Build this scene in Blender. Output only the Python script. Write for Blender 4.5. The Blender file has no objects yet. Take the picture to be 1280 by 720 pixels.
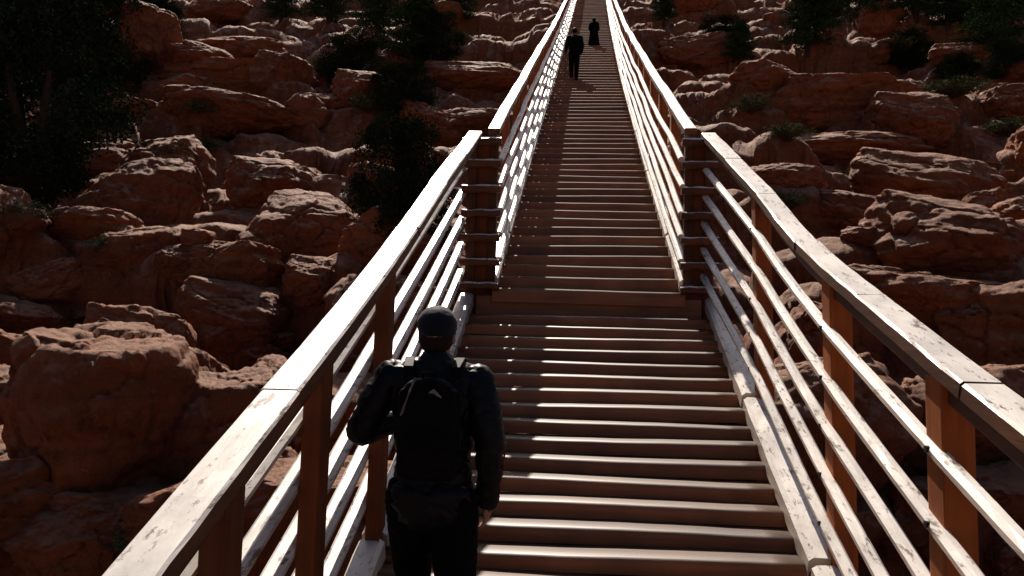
import bpy, bmesh, math, random
import numpy as np
from mathutils import Vector, Matrix, noise

random.seed(7)
sc = bpy.context.scene
R = math.radians
# ------------------------------------------------------------------ camera
CX = -0.121
cam = bpy.data.cameras.new('camera'); camo = bpy.data.objects.new('camera', cam)
sc.collection.objects.link(camo); sc.camera = camo
cam.sensor_width = 36.0; cam.lens = 28.125; cam.clip_start = 0.05; cam.clip_end = 1500
YAW, PITCH, ROLL = R(4.5916), R(2.469), R(1.3867)
cy_, sy_, cp_, sp_ = math.cos(YAW), math.sin(YAW), math.cos(PITCH), math.sin(PITCH)
FW = Vector((-sy_*cp_, cy_*cp_, sp_)); RT0 = Vector((cy_, sy_, 0)); UP0 = RT0.cross(FW)
RT = math.cos(ROLL)*RT0 + math.sin(ROLL)*UP0; UP = -math.sin(ROLL)*RT0 + math.cos(ROLL)*UP0
camo.matrix_world = Matrix(((RT.x, UP.x, -FW.x, CX), (RT.y, UP.y, -FW.y, 0), (RT.z, UP.z, -FW.z, 0), (0, 0, 0, 1)))
# ------------------------------------------------------------------ sky and sun
SUN_EL, SUN_AZ = R(46), R(10.5)          # ahead of the camera, to the left
world = bpy.data.worlds.new('World'); sc.world = world; world.use_nodes = True
wn = world.node_tree; bg = wn.nodes['Background']
sky = wn.nodes.new('ShaderNodeTexSky'); sky.sky_type = 'NISHITA'; sky.sun_disc = False
sky.air_density = .6; sky.dust_density = 2.5; sky.ozone_density = 0.0; sky.sun_elevation = SUN_EL; sky.sun_rotation = -SUN_AZ
wn.links.new(sky.outputs[0], bg.inputs[0]); bg.inputs[1].default_value = 0.05
sd = Vector((-math.sin(SUN_AZ)*math.cos(SUN_EL), math.cos(SUN_AZ)*math.cos(SUN_EL), math.sin(SUN_EL)))
sl = bpy.data.lights.new('sun', 'SUN'); sl.energy = 5.0; sl.angle = R(0.5); sl.color = (1.0, 0.88, 0.76)
so = bpy.data.objects.new('sun', sl); sc.collection.objects.link(so)
so.rotation_euler = sd.to_track_quat('Z', 'Y').to_euler()
sc.view_settings.view_transform = 'Standard'; sc.view_settings.look = 'None'
sc.view_settings.exposure = 0.8; sc.view_settings.gamma = 1.0; sc.view_settings.use_curve_mapping = False
sc.cycles.max_bounces = 5; sc.cycles.diffuse_bounces = 3

# ------------------------------------------------------------------ profiles of the stairs (y -> z)
def interp(tab):
    xs = [t[0] for t in tab]; zs = [t[1] for t in tab]
    # smooth: sample pchip-ish by averaging linear interpolation
    def f(y, w=0.5):
        return float((np.interp(y-w, xs, zs) + np.interp(y, xs, zs) + np.interp(y+w, xs, zs))/3)
    return f
def base_low(y):
    t = y-8.0
    return 0.0596 + .4416*t + .00662*t*t
up_tab = [(6, -.75), (8.3, .30), (13, 2.42), (22.6, 6.8), (30, 10.35), (37.6, 14.0), (48, 19.2), (60, 25.3), (70, 31)]
def xo(y): return .42*max(0., (y-10)/38.)**1.4
base_up = interp(up_tab)
top_R = interp([(0.5, -.95), (1.5, -.58), (2.63, -.31), (3.55, -.01), (5.05, .49), (6.4, 1.11), (8.3, 1.97), (10, 2.75)])
top_L = interp([(0.5, -1.25), (1.2, -.98), (1.96, -.68), (2.54, -.45), (3.93, .07), (6, .98), (8.3, 1.97), (10, 2.75)])
WL, WU = 1.2, 0.95
YJ = 8.28

# ------------------------------------------------------------------ materials
def mat(name): 
    m = bpy.data.materials.new(name); m.use_nodes = True
    nt = m.node_tree; b = nt.nodes['Principled BSDF']
    return m, nt, b
def N(nt, t, **kw):
    n = nt.nodes.new(t)
    for k, v in kw.items():
        if k in n.inputs.keys(): n.inputs[k].default_value = v
        else: setattr(n, k, v)
    return n
def ramp(nt, fac, stops):
    r = nt.nodes.new('ShaderNodeValToRGB'); cr = r.color_ramp
    while len(cr.elements) < len(stops): cr.elements.new(.5)
    for e, (p, c) in zip(cr.elements, stops):
        e.position = p; e.color = (c, c, c, 1) if isinstance(c, (int, float)) else (*c, 1)
    nt.links.new(fac, r.inputs[0]); return r
def mixc(nt, fac, a, b, mode='MIX'):
    m = nt.nodes.new('ShaderNodeMix'); m.data_type = 'RGBA'; m.blend_type = mode
    for s, i in ((fac, 0), (a, 6), (b, 7)):
        if hasattr(s, 'links'): nt.links.new(s, m.inputs[i])
        else: m.inputs[i].default_value = s if i == 0 else (*s, 1)
    return m.outputs[2]
def coords(nt, scale, kind='Object'):
    tc = nt.nodes.new('ShaderNodeTexCoord'); mp = nt.nodes.new('ShaderNodeMapping')
    nt.links.new(tc.outputs[kind], mp.inputs[0]); mp.inputs['Scale'].default_value = scale
    return mp.outputs[0]
def wood(name, dark, light, rough, spec, scale=(22, 1.2, 22), crack=(0.02, 0.01, 0.006), crack_amt=.0, bump=.4, rand=.25):
    m, nt, b = mat(name)
    v = coords(nt, scale)
    n1 = N(nt, 'ShaderNodeTexNoise', Scale=1.0, Detail=6.0, Roughness=.65); nt.links.new(v, n1.inputs['Vector'])
    r1 = ramp(nt, n1.outputs['Fac'], [(.25, dark), (.72, light)])
    v2 = coords(nt, (3, 2, 3))
    n2 = N(nt, 'ShaderNodeTexNoise', Scale=1.0, Detail=5.0); nt.links.new(v2, n2.inputs['Vector'])
    r2 = ramp(nt, n2.outputs['Fac'], [(.3, .62), (.7, 1.0)])
    col = mixc(nt, 1.0, r1.outputs[0], r2.outputs[0], 'MULTIPLY')
    oi = nt.nodes.new('ShaderNodeObjectInfo')
    rr = ramp(nt, oi.outputs['Random'], [(0, 1-rand), (1, 1.0)])
    col = mixc(nt, 1.0, col, rr.outputs[0], 'MULTIPLY')
    if crack_amt:
        v3 = coords(nt, (scale[0]*1.1, scale[1]*2.2, scale[2]*1.1))
        n3 = N(nt, 'ShaderNodeTexNoise', Scale=1.0, Detail=8.0, Roughness=.75); nt.links.new(v3, n3.inputs['Vector'])
        r3 = ramp(nt, n3.outputs['Fac'], [(.60-.05*crack_amt, 0), (.66-.05*crack_amt, 1)])
        col = mixc(nt, r3.outputs[0], col, crack)
        n4 = N(nt, 'ShaderNodeTexNoise', Scale=5.5, Detail=7.0, Roughness=.8); nt.links.new(coords(nt, tuple(.35 if q == min(scale) else 3.2 for q in scale)), n4.inputs['Vector'])
        r4 = ramp(nt, n4.outputs['Fac'], [(.60, 0), (.65, .9)])
        col = mixc(nt, r4.outputs[0], col, crack)
    nt.links.new(col, b.inputs['Base Color'])
    b.inputs['Roughness'].default_value = rough; b.inputs['Specular IOR Level'].default_value = spec
    bp = N(nt, 'ShaderNodeBump', Strength=bump, Distance=.006); nt.links.new(n1.outputs['Fac'], bp.inputs['Height'])
    nt.links.new(bp.outputs[0], b.inputs['Normal'])
    return m
M_top = wood('sunlit_top_wood', (.66, .60, .54), (.88, .84, .78), .40, .7, crack_amt=.9, crack=(.12, .08, .06), rand=.1, bump=.25)  # sun glare put into the colour of top faces; cap sides kept brown
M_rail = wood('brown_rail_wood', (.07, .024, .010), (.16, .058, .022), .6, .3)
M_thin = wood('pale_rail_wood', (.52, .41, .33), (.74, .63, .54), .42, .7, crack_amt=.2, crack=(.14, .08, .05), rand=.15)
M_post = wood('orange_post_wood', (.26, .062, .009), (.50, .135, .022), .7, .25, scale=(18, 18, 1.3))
M_dark = wood('dark_brown_wood', (.06, .022, .011), (.13, .05, .022), .75, .25, scale=(18, 18, 2))
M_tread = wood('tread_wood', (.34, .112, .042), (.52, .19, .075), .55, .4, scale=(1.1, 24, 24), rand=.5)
M_treadfar = wood('darkened_tread_wood', (.055, .028, .016), (.11, .056, .033), .7, .2, scale=(1.1, 24, 24), rand=.4)  # far tread tops coloured darker to offset the sunlight on them
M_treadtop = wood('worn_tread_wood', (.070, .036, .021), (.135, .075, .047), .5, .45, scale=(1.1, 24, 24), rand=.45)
M_iron, nt_, b_ = mat('dark_iron'); b_.inputs['Base Color'].default_value = (.02, .017, .015, 1); b_.inputs['Metallic'].default_value = .7; b_.inputs['Roughness'].default_value = .6

def rockmat(name, c_lo, c_hi, dust, dust_amt):
    m, nt, b = mat(name)
    tc = nt.nodes.new('ShaderNodeTexCoord'); geo = nt.nodes.new('ShaderNodeNewGeometry')
    P = geo.outputs['Position']
    mp = nt.nodes.new('ShaderNodeMapping'); nt.links.new(P, mp.inputs[0]); mp.inputs['Scale'].default_value = (.35, .35, .9)
    n1 = N(nt, 'ShaderNodeTexNoise', Scale=1.0, Detail=9.0, Roughness=.62); nt.links.new(mp.outputs[0], n1.inputs['Vector'])
    c = ramp(nt, n1.outputs['Fac'], [(.28, c_lo), (.7, c_hi)]).outputs[0]
    # strata
    mp2 = nt.nodes.new('ShaderNodeMapping'); nt.links.new(P, mp2.inputs[0]); mp2.inputs['Scale'].default_value = (.25, .25, 7); mp2.inputs['Rotation'].default_value = (.12, .1, 0)
    n2 = N(nt, 'ShaderNodeTexNoise', Scale=1.0, Detail=5.0, Roughness=.6); nt.links.new(mp2.outputs[0], n2.inputs['Vector'])
    c = mixc(nt, 1.0, c, ramp(nt, n2.outputs['Fac'], [(.35, .72), (.65, 1.0)]).outputs[0], 'MULTIPLY')
    # pale grit and lichen, more of it on upward ledges
    sx = nt.nodes.new('ShaderNodeSeparateXYZ'); nt.links.new(geo.outputs['Normal'], sx.inputs[0])
    n3 = N(nt, 'ShaderNodeTexNoise', Scale=1.7, Detail=8.0, Roughness=.72); nt.links.new(P, n3.inputs['Vector'])
    ad = N(nt, 'ShaderNodeMath', operation='MULTIPLY_ADD'); nt.links.new(sx.outputs['Z'], ad.inputs[0]); ad.inputs[1].default_value = .45
    nt.links.new(n3.outputs['Fac'], ad.inputs[2])
    n6 = N(nt, 'ShaderNodeTexNoise', Scale=6.0, Detail=8.0, Roughness=.8); nt.links.new(P, n6.inputs['Vector'])
    ad2 = N(nt, 'ShaderNodeMath', operation='MULTIPLY_ADD'); nt.links.new(n6.outputs['Fac'], ad2.inputs[0]); ad2.inputs[1].default_value = .7
    nt.links.new(ad.outputs[0], ad2.inputs[2])
    r3 = ramp(nt, ad2.outputs[0], [(1.10, 0), (1.32, dust_amt)])
    r3.color_ramp.elements[0].position = .0; r3.color_ramp.elements[1].position = 1.0
    mr = nt.nodes.new('ShaderNodeMapRange'); mr.inputs['From Min'].default_value = 1.07; mr.inputs['From Max'].default_value = 1.24
    nt.links.new(ad2.outputs[0], mr.inputs['Value']); nt.links.new(mr.outputs[0], r3.inputs[0])
    c = mixc(nt, r3.outputs[0], c, dust)
    nt.links.new(c, b.inputs['Base Color'])
    b.inputs['Roughness'].default_value = .8; b.inputs['Specular IOR Level'].default_value = .3
    n4 = N(nt, 'ShaderNodeTexNoise', Scale=3.2, Detail=10.0, Roughness=.68); nt.links.new(P, n4.inputs['Vector'])
    n5 = N(nt, 'ShaderNodeTexVoronoi', Scale=1.5, feature='DISTANCE_TO_EDGE'); 
    wv = nt.nodes.new('ShaderNodeVectorMath'); wv.operation = 'ADD'; nt.links.new(P, wv.inputs[0]); nt.links.new(n4.outputs['Color'], wv.inputs[1])
    nt.links.new(wv.outputs[0], n5.inputs['Vector'])
    r5 = ramp(nt, n5.outputs['Distance'], [(0, 0), (.035, 1)])
    b1 = N(nt, 'ShaderNodeBump', Strength=.75, Distance=.14); nt.links.new(n4.outputs['Fac'], b1.inputs['Height'])
    b2 = N(nt, 'ShaderNodeBump', Strength=.8, Distance=.09); nt.links.new(r5.outputs[0], b2.inputs['Height']); nt.links.new(b1.outputs[0], b2.inputs['Normal'])
    b3 = N(nt, 'ShaderNodeBump', Strength=1.0, Distance=.11); nt.links.new(n6.outputs['Fac'], b3.inputs['Height']); nt.links.new(b2.outputs[0], b3.inputs['Normal'])
    nt.links.new(b3.outputs[0], b.inputs['Normal'])
    return m
M_rock = rockmat('red_sandstone', (.18, .049, .016), (.33, .098, .034), (.42, .26, .18), .58)
M_rock2 = rockmat('orange_sandstone', (.21, .056, .018), (.36, .107, .037), (.42, .26, .18), .5)

def leafmat(name, a, b2):
    m, nt, b = mat(name)
    g = nt.nodes.new('ShaderNodeNewGeometry')
    n1 = N(nt, 'ShaderNodeTexNoise', Scale=3.0, Detail=3.0); nt.links.new(g.outputs['Position'], n1.inputs['Vector'])
    r = ramp(nt, n1.outputs['Fac'], [(.35, a), (.68, b2)])
    nt.links.new(r.outputs[0], b.inputs['Base Color']); b.inputs['Roughness'].default_value = .9
    b.inputs['Specular IOR Level'].default_value = 0.0
    return m
M_pine = leafmat('pine_needles', (.016, .034, .013), (.040, .070, .026))
M_juniper = leafmat('juniper_leaves', (.009, .017, .008), (.022, .034, .016))
M_sage = leafmat('sage_leaves', (.05, .065, .03), (.11, .12, .065))
M_bark = wood('bark', (.04, .025, .016), (.10, .065, .045), .9, .1, scale=(14, 14, 2), bump=.8)

# ------------------------------------------------------------------ helpers
def link(name, bm, mats, parent=None, smooth=False):
    me = bpy.data.meshes.new(name); bm.to_mesh(me); bm.free()
    for m in (mats if isinstance(mats, (list, tuple)) else [mats]): me.materials.append(m)
    if smooth:
        for p in me.polygons: p.use_smooth = True
    o = bpy.data.objects.new(name, me); sc.collection.objects.link(o)
    if parent: o.parent = parent
    return o
def empty(name, loc=(0, 0, 0)):
    o = bpy.data.objects.new(name, None); o.location = loc; sc.collection.objects.link(o); o.empty_display_size = .2
    return o
def tag(o, label=None, cat=None, group=None, kind=None):
    if label: o['label'] = label
    if cat: o['category'] = cat
    if group: o['group'] = group
    if kind: o['kind'] = kind
    return o
rnd = random.Random(11)
def sweep(bm, pts, w, h, cham=.25, jit=0.0, lit_top=True, ups=None):
    """boxy plank with chamfered edges along pts; top faces take slot 1, the sun-brightened colour"""
    c = min(w, h)*cham
    prof = [(-w/2, -h/2+c), (-w/2, h/2-c), (-w/2+c, h/2), (w/2-c, h/2), (w/2, h/2-c), (w/2, -h/2+c), (w/2-c, -h/2), (-w/2+c, -h/2)]
    rings = []
    n = len(pts)
    for i, p in enumerate(pts):
        p = Vector(p)
        d = (Vector(pts[min(i+1, n-1)]) - Vector(pts[max(i-1, 0)])).normalized()
        side = d.cross(Vector((0, 0, 1)))
        side = Vector((1, 0, 0)) if side.length < .1 else side.normalized()
        up = side.cross(d).normalized()
        ring = []
        for (a, b) in prof:
            ja, jb = rnd.uniform(-jit, jit), rnd.uniform(-jit, jit)
            ring.append(bm.verts.new(p + side*(a+ja) + up*(b+jb)))
        rings.append(ring)
    for r0, r1 in zip(rings[:-1], rings[1:]):
        for k in range(8):
            f = bm.faces.new((r0[k], r0[(k+1) % 8], r1[(k+1) % 8], r1[k]))
            if lit_top and k in (1, 2, 3): f.material_index = 1  # upward faces get the painted sunlight
    bm.faces.new(rings[0]); bm.faces.new(list(reversed(rings[-1])))
    return bm
def box(bm, c, s, mi=0, rot=None, bev=0.0):
    r = bmesh.ops.create_cube(bm, size=1.0)
    vs = r['verts']
    M = Matrix.Translation(Vector(c)) @ (rot if rot else Matrix.Identity(4)) @ Matrix.Diagonal((*s, 1))
    bmesh.ops.transform(bm, matrix=M, verts=vs)
    fs = set(f for v in vs for f in v.link_faces)
    for f in fs: f.material_index = mi
    if bev:
        es = list(set(e for f in fs for e in f.edges))
        bmesh.ops.bevel(bm, geom=es, offset=bev, segments=2, affect='EDGES', profile=.6)
    return vs
def frange(a, b, s):
    n = max(1, int(round((b-a)/s))); return [a+(b-a)*i/n for i in range(n+1)]

# ------------------------------------------------------------------ hillside height field
def hash2(i, j, k):
    h = (i*374761393 + j*668265263 + k*2147483647 + 974711) & 0xffffffff
    h = ((h ^ (h >> 13))*1274126177) & 0xffffffff
    h = h ^ (h >> 16)
    return (h & 0xffffff)/float(0x1000000)
def vnoise(x, y, k):
    xi, yi = np.floor(x).astype(np.int64), np.floor(y).astype(np.int64)
    fx, fy = x-xi, y-yi
    fx = fx*fx*fx*(fx*(fx*6-15)+10); fy = fy*fy*fy*(fy*(fy*6-15)+10)
    a, b, c, d = hash2(xi, yi, k), hash2(xi+1, yi, k), hash2(xi, yi+1, k), hash2(xi+1, yi+1, k)
    return (a*(1-fx)+b*fx)*(1-fy) + (c*(1-fx)+d*fx)*fy - .5
def fbm(x, y, k, o=5, g=.5):
    s = 0; a = 1; 
    for i in range(o):
        s = s + a*vnoise(x*2**i+i*17.3, y*2**i-i*9.1, k+i); a *= g
    return s
hx = [-30, -8, 2, 8, 14, 20, 30, 48, 60, 100, 150, 240]
hz = [-8, -6.2, -4.6, -2.7, -.2, 2.5, 7.6, 17.2, 23.6, 48, 80, 120]
def hill0(x, y):
    z = np.interp(y, hx, hz)
    z = (z + np.interp(y-2, hx, hz) + np.interp(y+2, hx, hz))/3
    z = z + 1.5*fbm(x*.06+3, y*.06, 5, 3) * np.clip((np.abs(x)-2)/6, 0, 1)
    z = z + np.clip(-x-4, 0, 30)*.05 - np.clip(x-5, 0, 40)*.02*np.clip(20-y, 0, 12)/12
    return z
def blocks(x, y, sx, sy, k, sharp):
    """jittered cells, each with its own flat level: returns blended ledge height and crevice distance"""
    gx, gy = x/sx, y/sy
    xi, yi = np.floor(gx).astype(np.int64), np.floor(gy).astype(np.int64)
    W = 0; Z = 0; f1 = np.full(x.shape, 9.); f2 = np.full(x.shape, 9.); 
    for di in (-1, 0, 1):
        for dj in (-1, 0, 1):
            i, j = xi+di, yi+dj
            px = i + .12 + .76*hash2(i, j, k); py = j + .12 + .76*hash2(i, j, k+1)
            d = np.sqrt((gx-px)**2 + (gy-py)**2)
            w = np.exp(-sharp*d)
            X, Y = px*sx, py*sy
            tl = (hash2(i, j, k+2)-.5)*.5; tl2 = (hash2(i, j, k+3)-.5)*.35
            lev = hill0(X, Y) + (hash2(i, j, k+4)-.5)*.8*min(sx, sy) + tl*(x-X) + (tl2-.02)*(y-Y)
            W = W + w; Z = Z + w*lev
            nf1 = np.minimum(f1, d); f2 = np.where(d < f1, f1, np.minimum(f2, d)); f1 = nf1
    return Z/W, f2-f1
def hill(x, y):
    x = np.asarray(x, dtype=float); y = np.asarray(y, dtype=float)
    wx = x + 1.6*fbm(x*.25, y*.25, 20, 4); wy = y + 1.6*fbm(x*.25+9, y*.25, 30, 4)
    # shear so ledges run diagonally on the right side
    zA, eA = blocks(wx+.35*wy, wy, 7.5, 5.0, 100, 26)
    wx2 = x + .7*fbm(x*.8, y*.8, 40, 3); wy2 = y + .7*fbm(x*.8+9, y*.8, 50, 3)
    zB, eB = blocks(wx2, wy2, 3.1, 2.3, 200, 22)
    zC, eC = blocks(wx2+.3*wy2, wy2, 1.15, .85, 300, 18)
    m = np.clip(.5 + 1.6*fbm(x*.16, y*.16, 60, 3), 0, 1)
    m2 = np.clip(.35 + 1.8*fbm(x*.22+5, y*.22, 70, 3), 0, 1)
    z = zA*.40 + zB*.60*(1-.4*m2) + zC*.60*.4*m2
    z = z - .55*np.exp(-eA/.16) - .75*np.exp(-eB/.30) - .22*np.exp(-eC/.3)*(.2+.8*m2)
    z = z + .09*fbm(x*1.2, y*1.2, 80, 5, .5)
    # keep clear below the stairs
    st = np.interp(y, [0, 2.5, 5, 8.3, 13, 22.6, 30, 37.6, 48, 60, 70], [-2.6, -2.2, -1.2, .3, 2.42, 6.8, 10.35, 14.1, 19.6, 26.6, 33.])
    lim = st - .75 + np.clip(np.abs(x)-1.6, 0, 50)*1.3
    z = np.where(z > lim, lim + (z-lim)*.05, z)
    return z
def hz1(x, y): return float(hill(np.array([x]), np.array([y]))[0])

def build_hill():
    th = np.concatenate([np.linspace(-R(85), -R(40), 60, endpoint=False), np.linspace(-R(40), R(40), 860), np.linspace(R(40), R(85), 61)[1:]])
    rr = 3.2*np.exp(np.linspace(0, math.log(240/3.2), 760))
    T, Q = np.meshgrid(th - YAW, rr)
    X = np.tan(np.clip(T, -1.2, 1.2))*Q*.9 + 0*Q; 
    X = np.clip(X, -230, 230); Y = Q - 0.0
    Z = hill(X, Y)
    Y = Y + .30*fbm(X*.35, Z*1.5, 90, 5, .6)*np.clip((np.abs(X)-1.5)/2, 0, 1)
    X = X + .18*fbm(Z*1.1, Y*.9, 95, 4, .6)*np.clip((np.abs(X)-1.5)/2, 0, 1)
    nr, nc = X.shape
    # rows behind the camera: plain ground so nothing ends under the viewer
    verts = np.stack([X, Y, Z], -1).reshape(-1, 3)
    idx = np.arange(nr*nc).reshape(nr, nc)
    q = np.stack([idx[:-1, :-1], idx[:-1, 1:], idx[1:, 1:], idx[1:, :-1]], -1).reshape(-1, 4)
    me = bpy.data.meshes.new('hillside')
    me.vertices.add(len(verts)); me.vertices.foreach_set('co', verts.ravel().astype(np.float32))
    me.loops.add(q.size); me.loops.foreach_set('vertex_index', q.ravel().astype(np.int32))
    me.polygons.add(len(q)); me.polygons.foreach_set('loop_start', (np.arange(len(q))*4).astype(np.int32))
    me.polygons.foreach_set('loop_total', np.full(len(q), 4, np.int32))
    me.update(); me.validate()
    me.polygons.foreach_set('use_smooth', np.ones(len(q), bool))
    me.materials.append(M_rock)
    o = bpy.data.objects.new('hillside', me); sc.collection.objects.link(o); tag(o, kind='structure', label='steep red sandstone hillside of broken ledges')
    # valley floor sheet behind and under the viewpoint
    bm = bmesh.new(); g = 40
    vs = [[None]*(g+1) for _ in range(g+1)]
    for i in range(g+1):
        for j in range(g+1):
            x = -300+600*i/g; y = 3.6-300*(1-j/g)
            z = -4.6 + 1.0*math.sin(x*.05)*0 - (3.6-y)*.03 - .9
            vs[i][j] = bm.verts.new((x, y, z + noise.noise((x*.02, y*.02, 0))*2*(1-j/g)))
    for i in range(g):
        for j in range(g): bm.faces.new((vs[i][j], vs[i+1][j], vs[i+1][j+1], vs[i][j+1]))
    v = link('valley_ground', bm, M_rock, smooth=True); tag(v, kind='structure', label='red rocky ground at the foot of the hillside')
build_hill()

def at(u, v, steps=900):
    """point of the hillside seen at target-photo pixel (u, v)"""
    d = FW + RT*((u-640)/1000) - UP*((v-360)/1000)
    t = 4*np.exp(np.linspace(0, math.log(50), steps))
    X, Y, Z = CX + d.x*t, d.y*t, d.z*t
    H = hill(X, Y)
    k = np.argmax(H > Z)
    if not (H > Z).any(): k = steps-1
    return Vector((X[k], Y[k], H[k])), float(t[k])

# ------------------------------------------------------------------ boulders
def rock_mesh(seed, mt, flat=.75):
    bm = bmesh.new(); bmesh.ops.create_icosphere(bm, subdivisions=6, radius=1.0)
    rg = random.Random(seed); off = Vector((rg.uniform(-50, 50), rg.uniform(-50, 50), rg.uniform(-50, 50)))
    planes = []
    for k in range(16):
        n = Vector((rg.gauss(0, 1), rg.gauss(0, 1), rg.gauss(0, .8))).normalized(); planes.append((n, rg.uniform(.62, .93)))
    planes.append((Vector((rg.uniform(-.15, .15), rg.uniform(-.3, .05), 1)).normalized(), .62))
    for v in bm.verts:
        p = v.co.copy()
        for n, d in planes:
            e = p.dot(n)-d
            if e > 0: p -= n*e*.86
        p += p.normalized()*(noise.fractal(p*1.3+off, .9, 2.0, 4)*.08)
        lay = math.sin((p.z+.15*noise.noise(p*1.5+off))*17)
        p += Vector((p.x, p.y, 0))*(.018*lay)
        p += p.normalized()*noise.fractal(p*4+off, .6, 2.1, 6)*.03
        q = p*Vector((1.6, 1.6, 2.4)) if False else Vector((p.x*1.5, p.y*1.5, p.z*2.3))
        q = q + Vector((noise.noise(p*2+off), noise.noise(p*2-off), noise.noise(p*2.3+off)))*.5
        vd = noise.voronoi(q+off)[0]
        e = vd[1]-vd[0]
        p -= p.normalized()*.06*math.exp(-e/.03)
        p += p.normalized()*(hash((round(noise.voronoi(q+off)[1][0].x, 3))) % 97/97-.5)*.06*min(1, e/.05)
        v.co = p
    me = bpy.data.meshes.new('boulder'); bm.to_mesh(me); bm.free(); me.materials.append(mt)
    for p in me.polygons: p.use_smooth = True
    return me
RM = [rock_mesh(s, M_rock if s % 2 else M_rock2) for s in range(9)]
def boulder(u, v, wpx, hpx, var, label, rz=0., tilt=0., depth=1.0, group=None, cat='boulder'):
    """(u, v) is where its foot stands"""
    p, t = at(u, v)
    sc_ = t/1000
    w, h = wpx*sc_/2, hpx*sc_/2
    o = bpy.data.objects.new('boulder', RM[var % len(RM)]); sc.collection.objects.link(o)
    o.scale = (w*1.12, (w*.5+h*.5)*depth*1.15, h*1.25); o.rotation_euler = (0, tilt, rz)
    o.location = (p.x, p.y + o.scale[1]*.6, p.z + h*.62)
    tag(o, label, cat, group); return o
B = [
 (70, 610, 235, 270, 0, 'huge rounded red boulder filling the lower left of the slope', 0.2, .1),
 (245, 610, 150, 200, 1, 'tall block with a pale flat lit top beside the huge left boulder', 0.1, 0),
 (70, 735, 170, 110, 2, 'low boulder with a bright speckled crown at the bottom left corner', .6, 0),
 (330, 262, 135, 90, 3, 'smooth orange boulder with a thin lit rim in the middle of the left slope', .2, 0),
 (235, 352, 125, 62, 4, 'wide low boulder just below the smooth orange boulder on the left', .1, 0),
 (285, 420, 150, 90, 5, 'rounded brown boulder above the pale topped block on the left', .5, .25),
 (375, 165, 80, 70, 6, 'small squat boulder right of the stacked pale ledges on the left', 1., 0),
 (160, 95, 90, 120, 7, 'upright rust coloured rock pillar beside the big dark juniper', .3, 0),
 (275, 120, 190, 60, 8, 'long ledge rock with bright crest high on the left slope', .1, .05),
 (275, 75, 160, 45, 2, 'topmost long pale ledge rock on the left slope', .2, -.05),
 (260, 165, 170, 50, 0, 'flat ledge rock below the high bright crested ledge on the left', .4, .05),
 (130, 500, 150, 150, 4, 'dark wedge of rock leaning behind the huge left boulder', .9, .3),
 (330, 560, 110, 120, 6, 'dark rock squeezed against the outside of the near left railing', .9, .0),
 (600, 110, 150, 50, 5, 'brown slab behind the far left railing near the shaded pines', .2, 0),
 (590, 175, 110, 45, 1, 'small pale ledge under the brown slab by the left railing', .2, 0),
 (450, 130, 90, 60, 3, 'rounded boulder between the dark pines above the shaded hollow', .2, 0),
 (1060, 145, 200, 80, 8, 'long smooth slab with straight crest high on the right slope', -.1, .05),
 (1040, 205, 230, 55, 1, 'flat lit ledge just below the long smooth slab on the right', -.2, .05),
 (1215, 350, 230, 130, 3, 'biggest smooth rounded boulder at the right edge of the photo', -.3, .2),
 (1190, 250, 190, 90, 5, 'ribbed slab with diagonal bright stripes above the biggest right boulder', -.4, .25),
 (1070, 290, 150, 70, 7, 'middle boulder left of the biggest smooth one on the right', -.3, .15),
 (985, 235, 110, 45, 2, 'small reddish boulder beside the green shrub right of the railing', 0, .1),
 (880, 85, 120, 60, 4, 'dark boulder just right of the far stairs', .2, 0),
 (960, 110, 90, 50, 6, 'broken rock under the tall pine right of the stairs', .2, 0),
 (1180, 410, 220, 80, 0, 'low dark slab below the biggest right boulder', -.2, .1),
 (1240, 480, 160, 60, 1, 'pale topped rock outside the near right railing', -.2, .05),
 (1215, 75, 80, 35, 5, 'small bright capped rock among the top right pines', 0, 0),
 (1260, 130, 90, 40, 8, 'low rock at the right edge under the pines', 0, 0),
]
for b in B: boulder(*b)
rg = random.Random(21); nm = 0; taken = []
while nm < 70:
    u, v = rg.uniform(-80, 1360), rg.uniform(15, 740)
    if 575 < u < 960 and v > 20: continue
    p, t = at(u, v)
    if abs(p.x-xo(p.y)) < 2.6: continue
    r = rg.uniform(.55, 1.25)*(1+t/60)
    if any((p-q).length < (r+r2)*.75 for q, r2 in taken): continue
    taken.append((p, r)); nm += 1
    o = bpy.data.objects.new('boulder', RM[rg.randrange(9)]); sc.collection.objects.link(o)
    o.scale = (r*rg.uniform(.9, 1.4), r, r*rg.uniform(.65, 1.0)); o.rotation_euler = (rg.uniform(-.3, .15), rg.uniform(-.3, .3), rg.uniform(0, 6.28))
    o.location = (p.x, p.y+r*.35, p.z+r*.12)
    tag(o, 'rounded medium red boulder bedded in the broken hillside', 'boulder', 'medium boulders bedded in the hillside')
# loose smaller rocks
rg = random.Random(5)
ok = 0
for k in range(150):
    u, v = rg.uniform(-60, 1340), rg.uniform(5, 720)
    if 560 < u < 1000 and v > 30: continue
    if rg.random() < .2: continue
    p, t = at(u, v)
    if abs(p.x) < 1.9: continue
    w = rg.uniform(.18, .75)
    o = bpy.data.objects.new('loose_rock', RM[rg.randrange(9)]); sc.collection.objects.link(o)
    o.scale = (w*rg.uniform(.9, 1.5), w, w*rg.uniform(.5, .9)); o.rotation_euler = (rg.uniform(-.25, .25), rg.uniform(-.25, .25), rg.uniform(0, 6.28))
    o.location = (p.x, p.y+w*.3, p.z+w*.22)
    tag(o, 'small loose red rock lying among the boulders of the hillside', 'rock', 'small loose rocks on the hillside')

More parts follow.
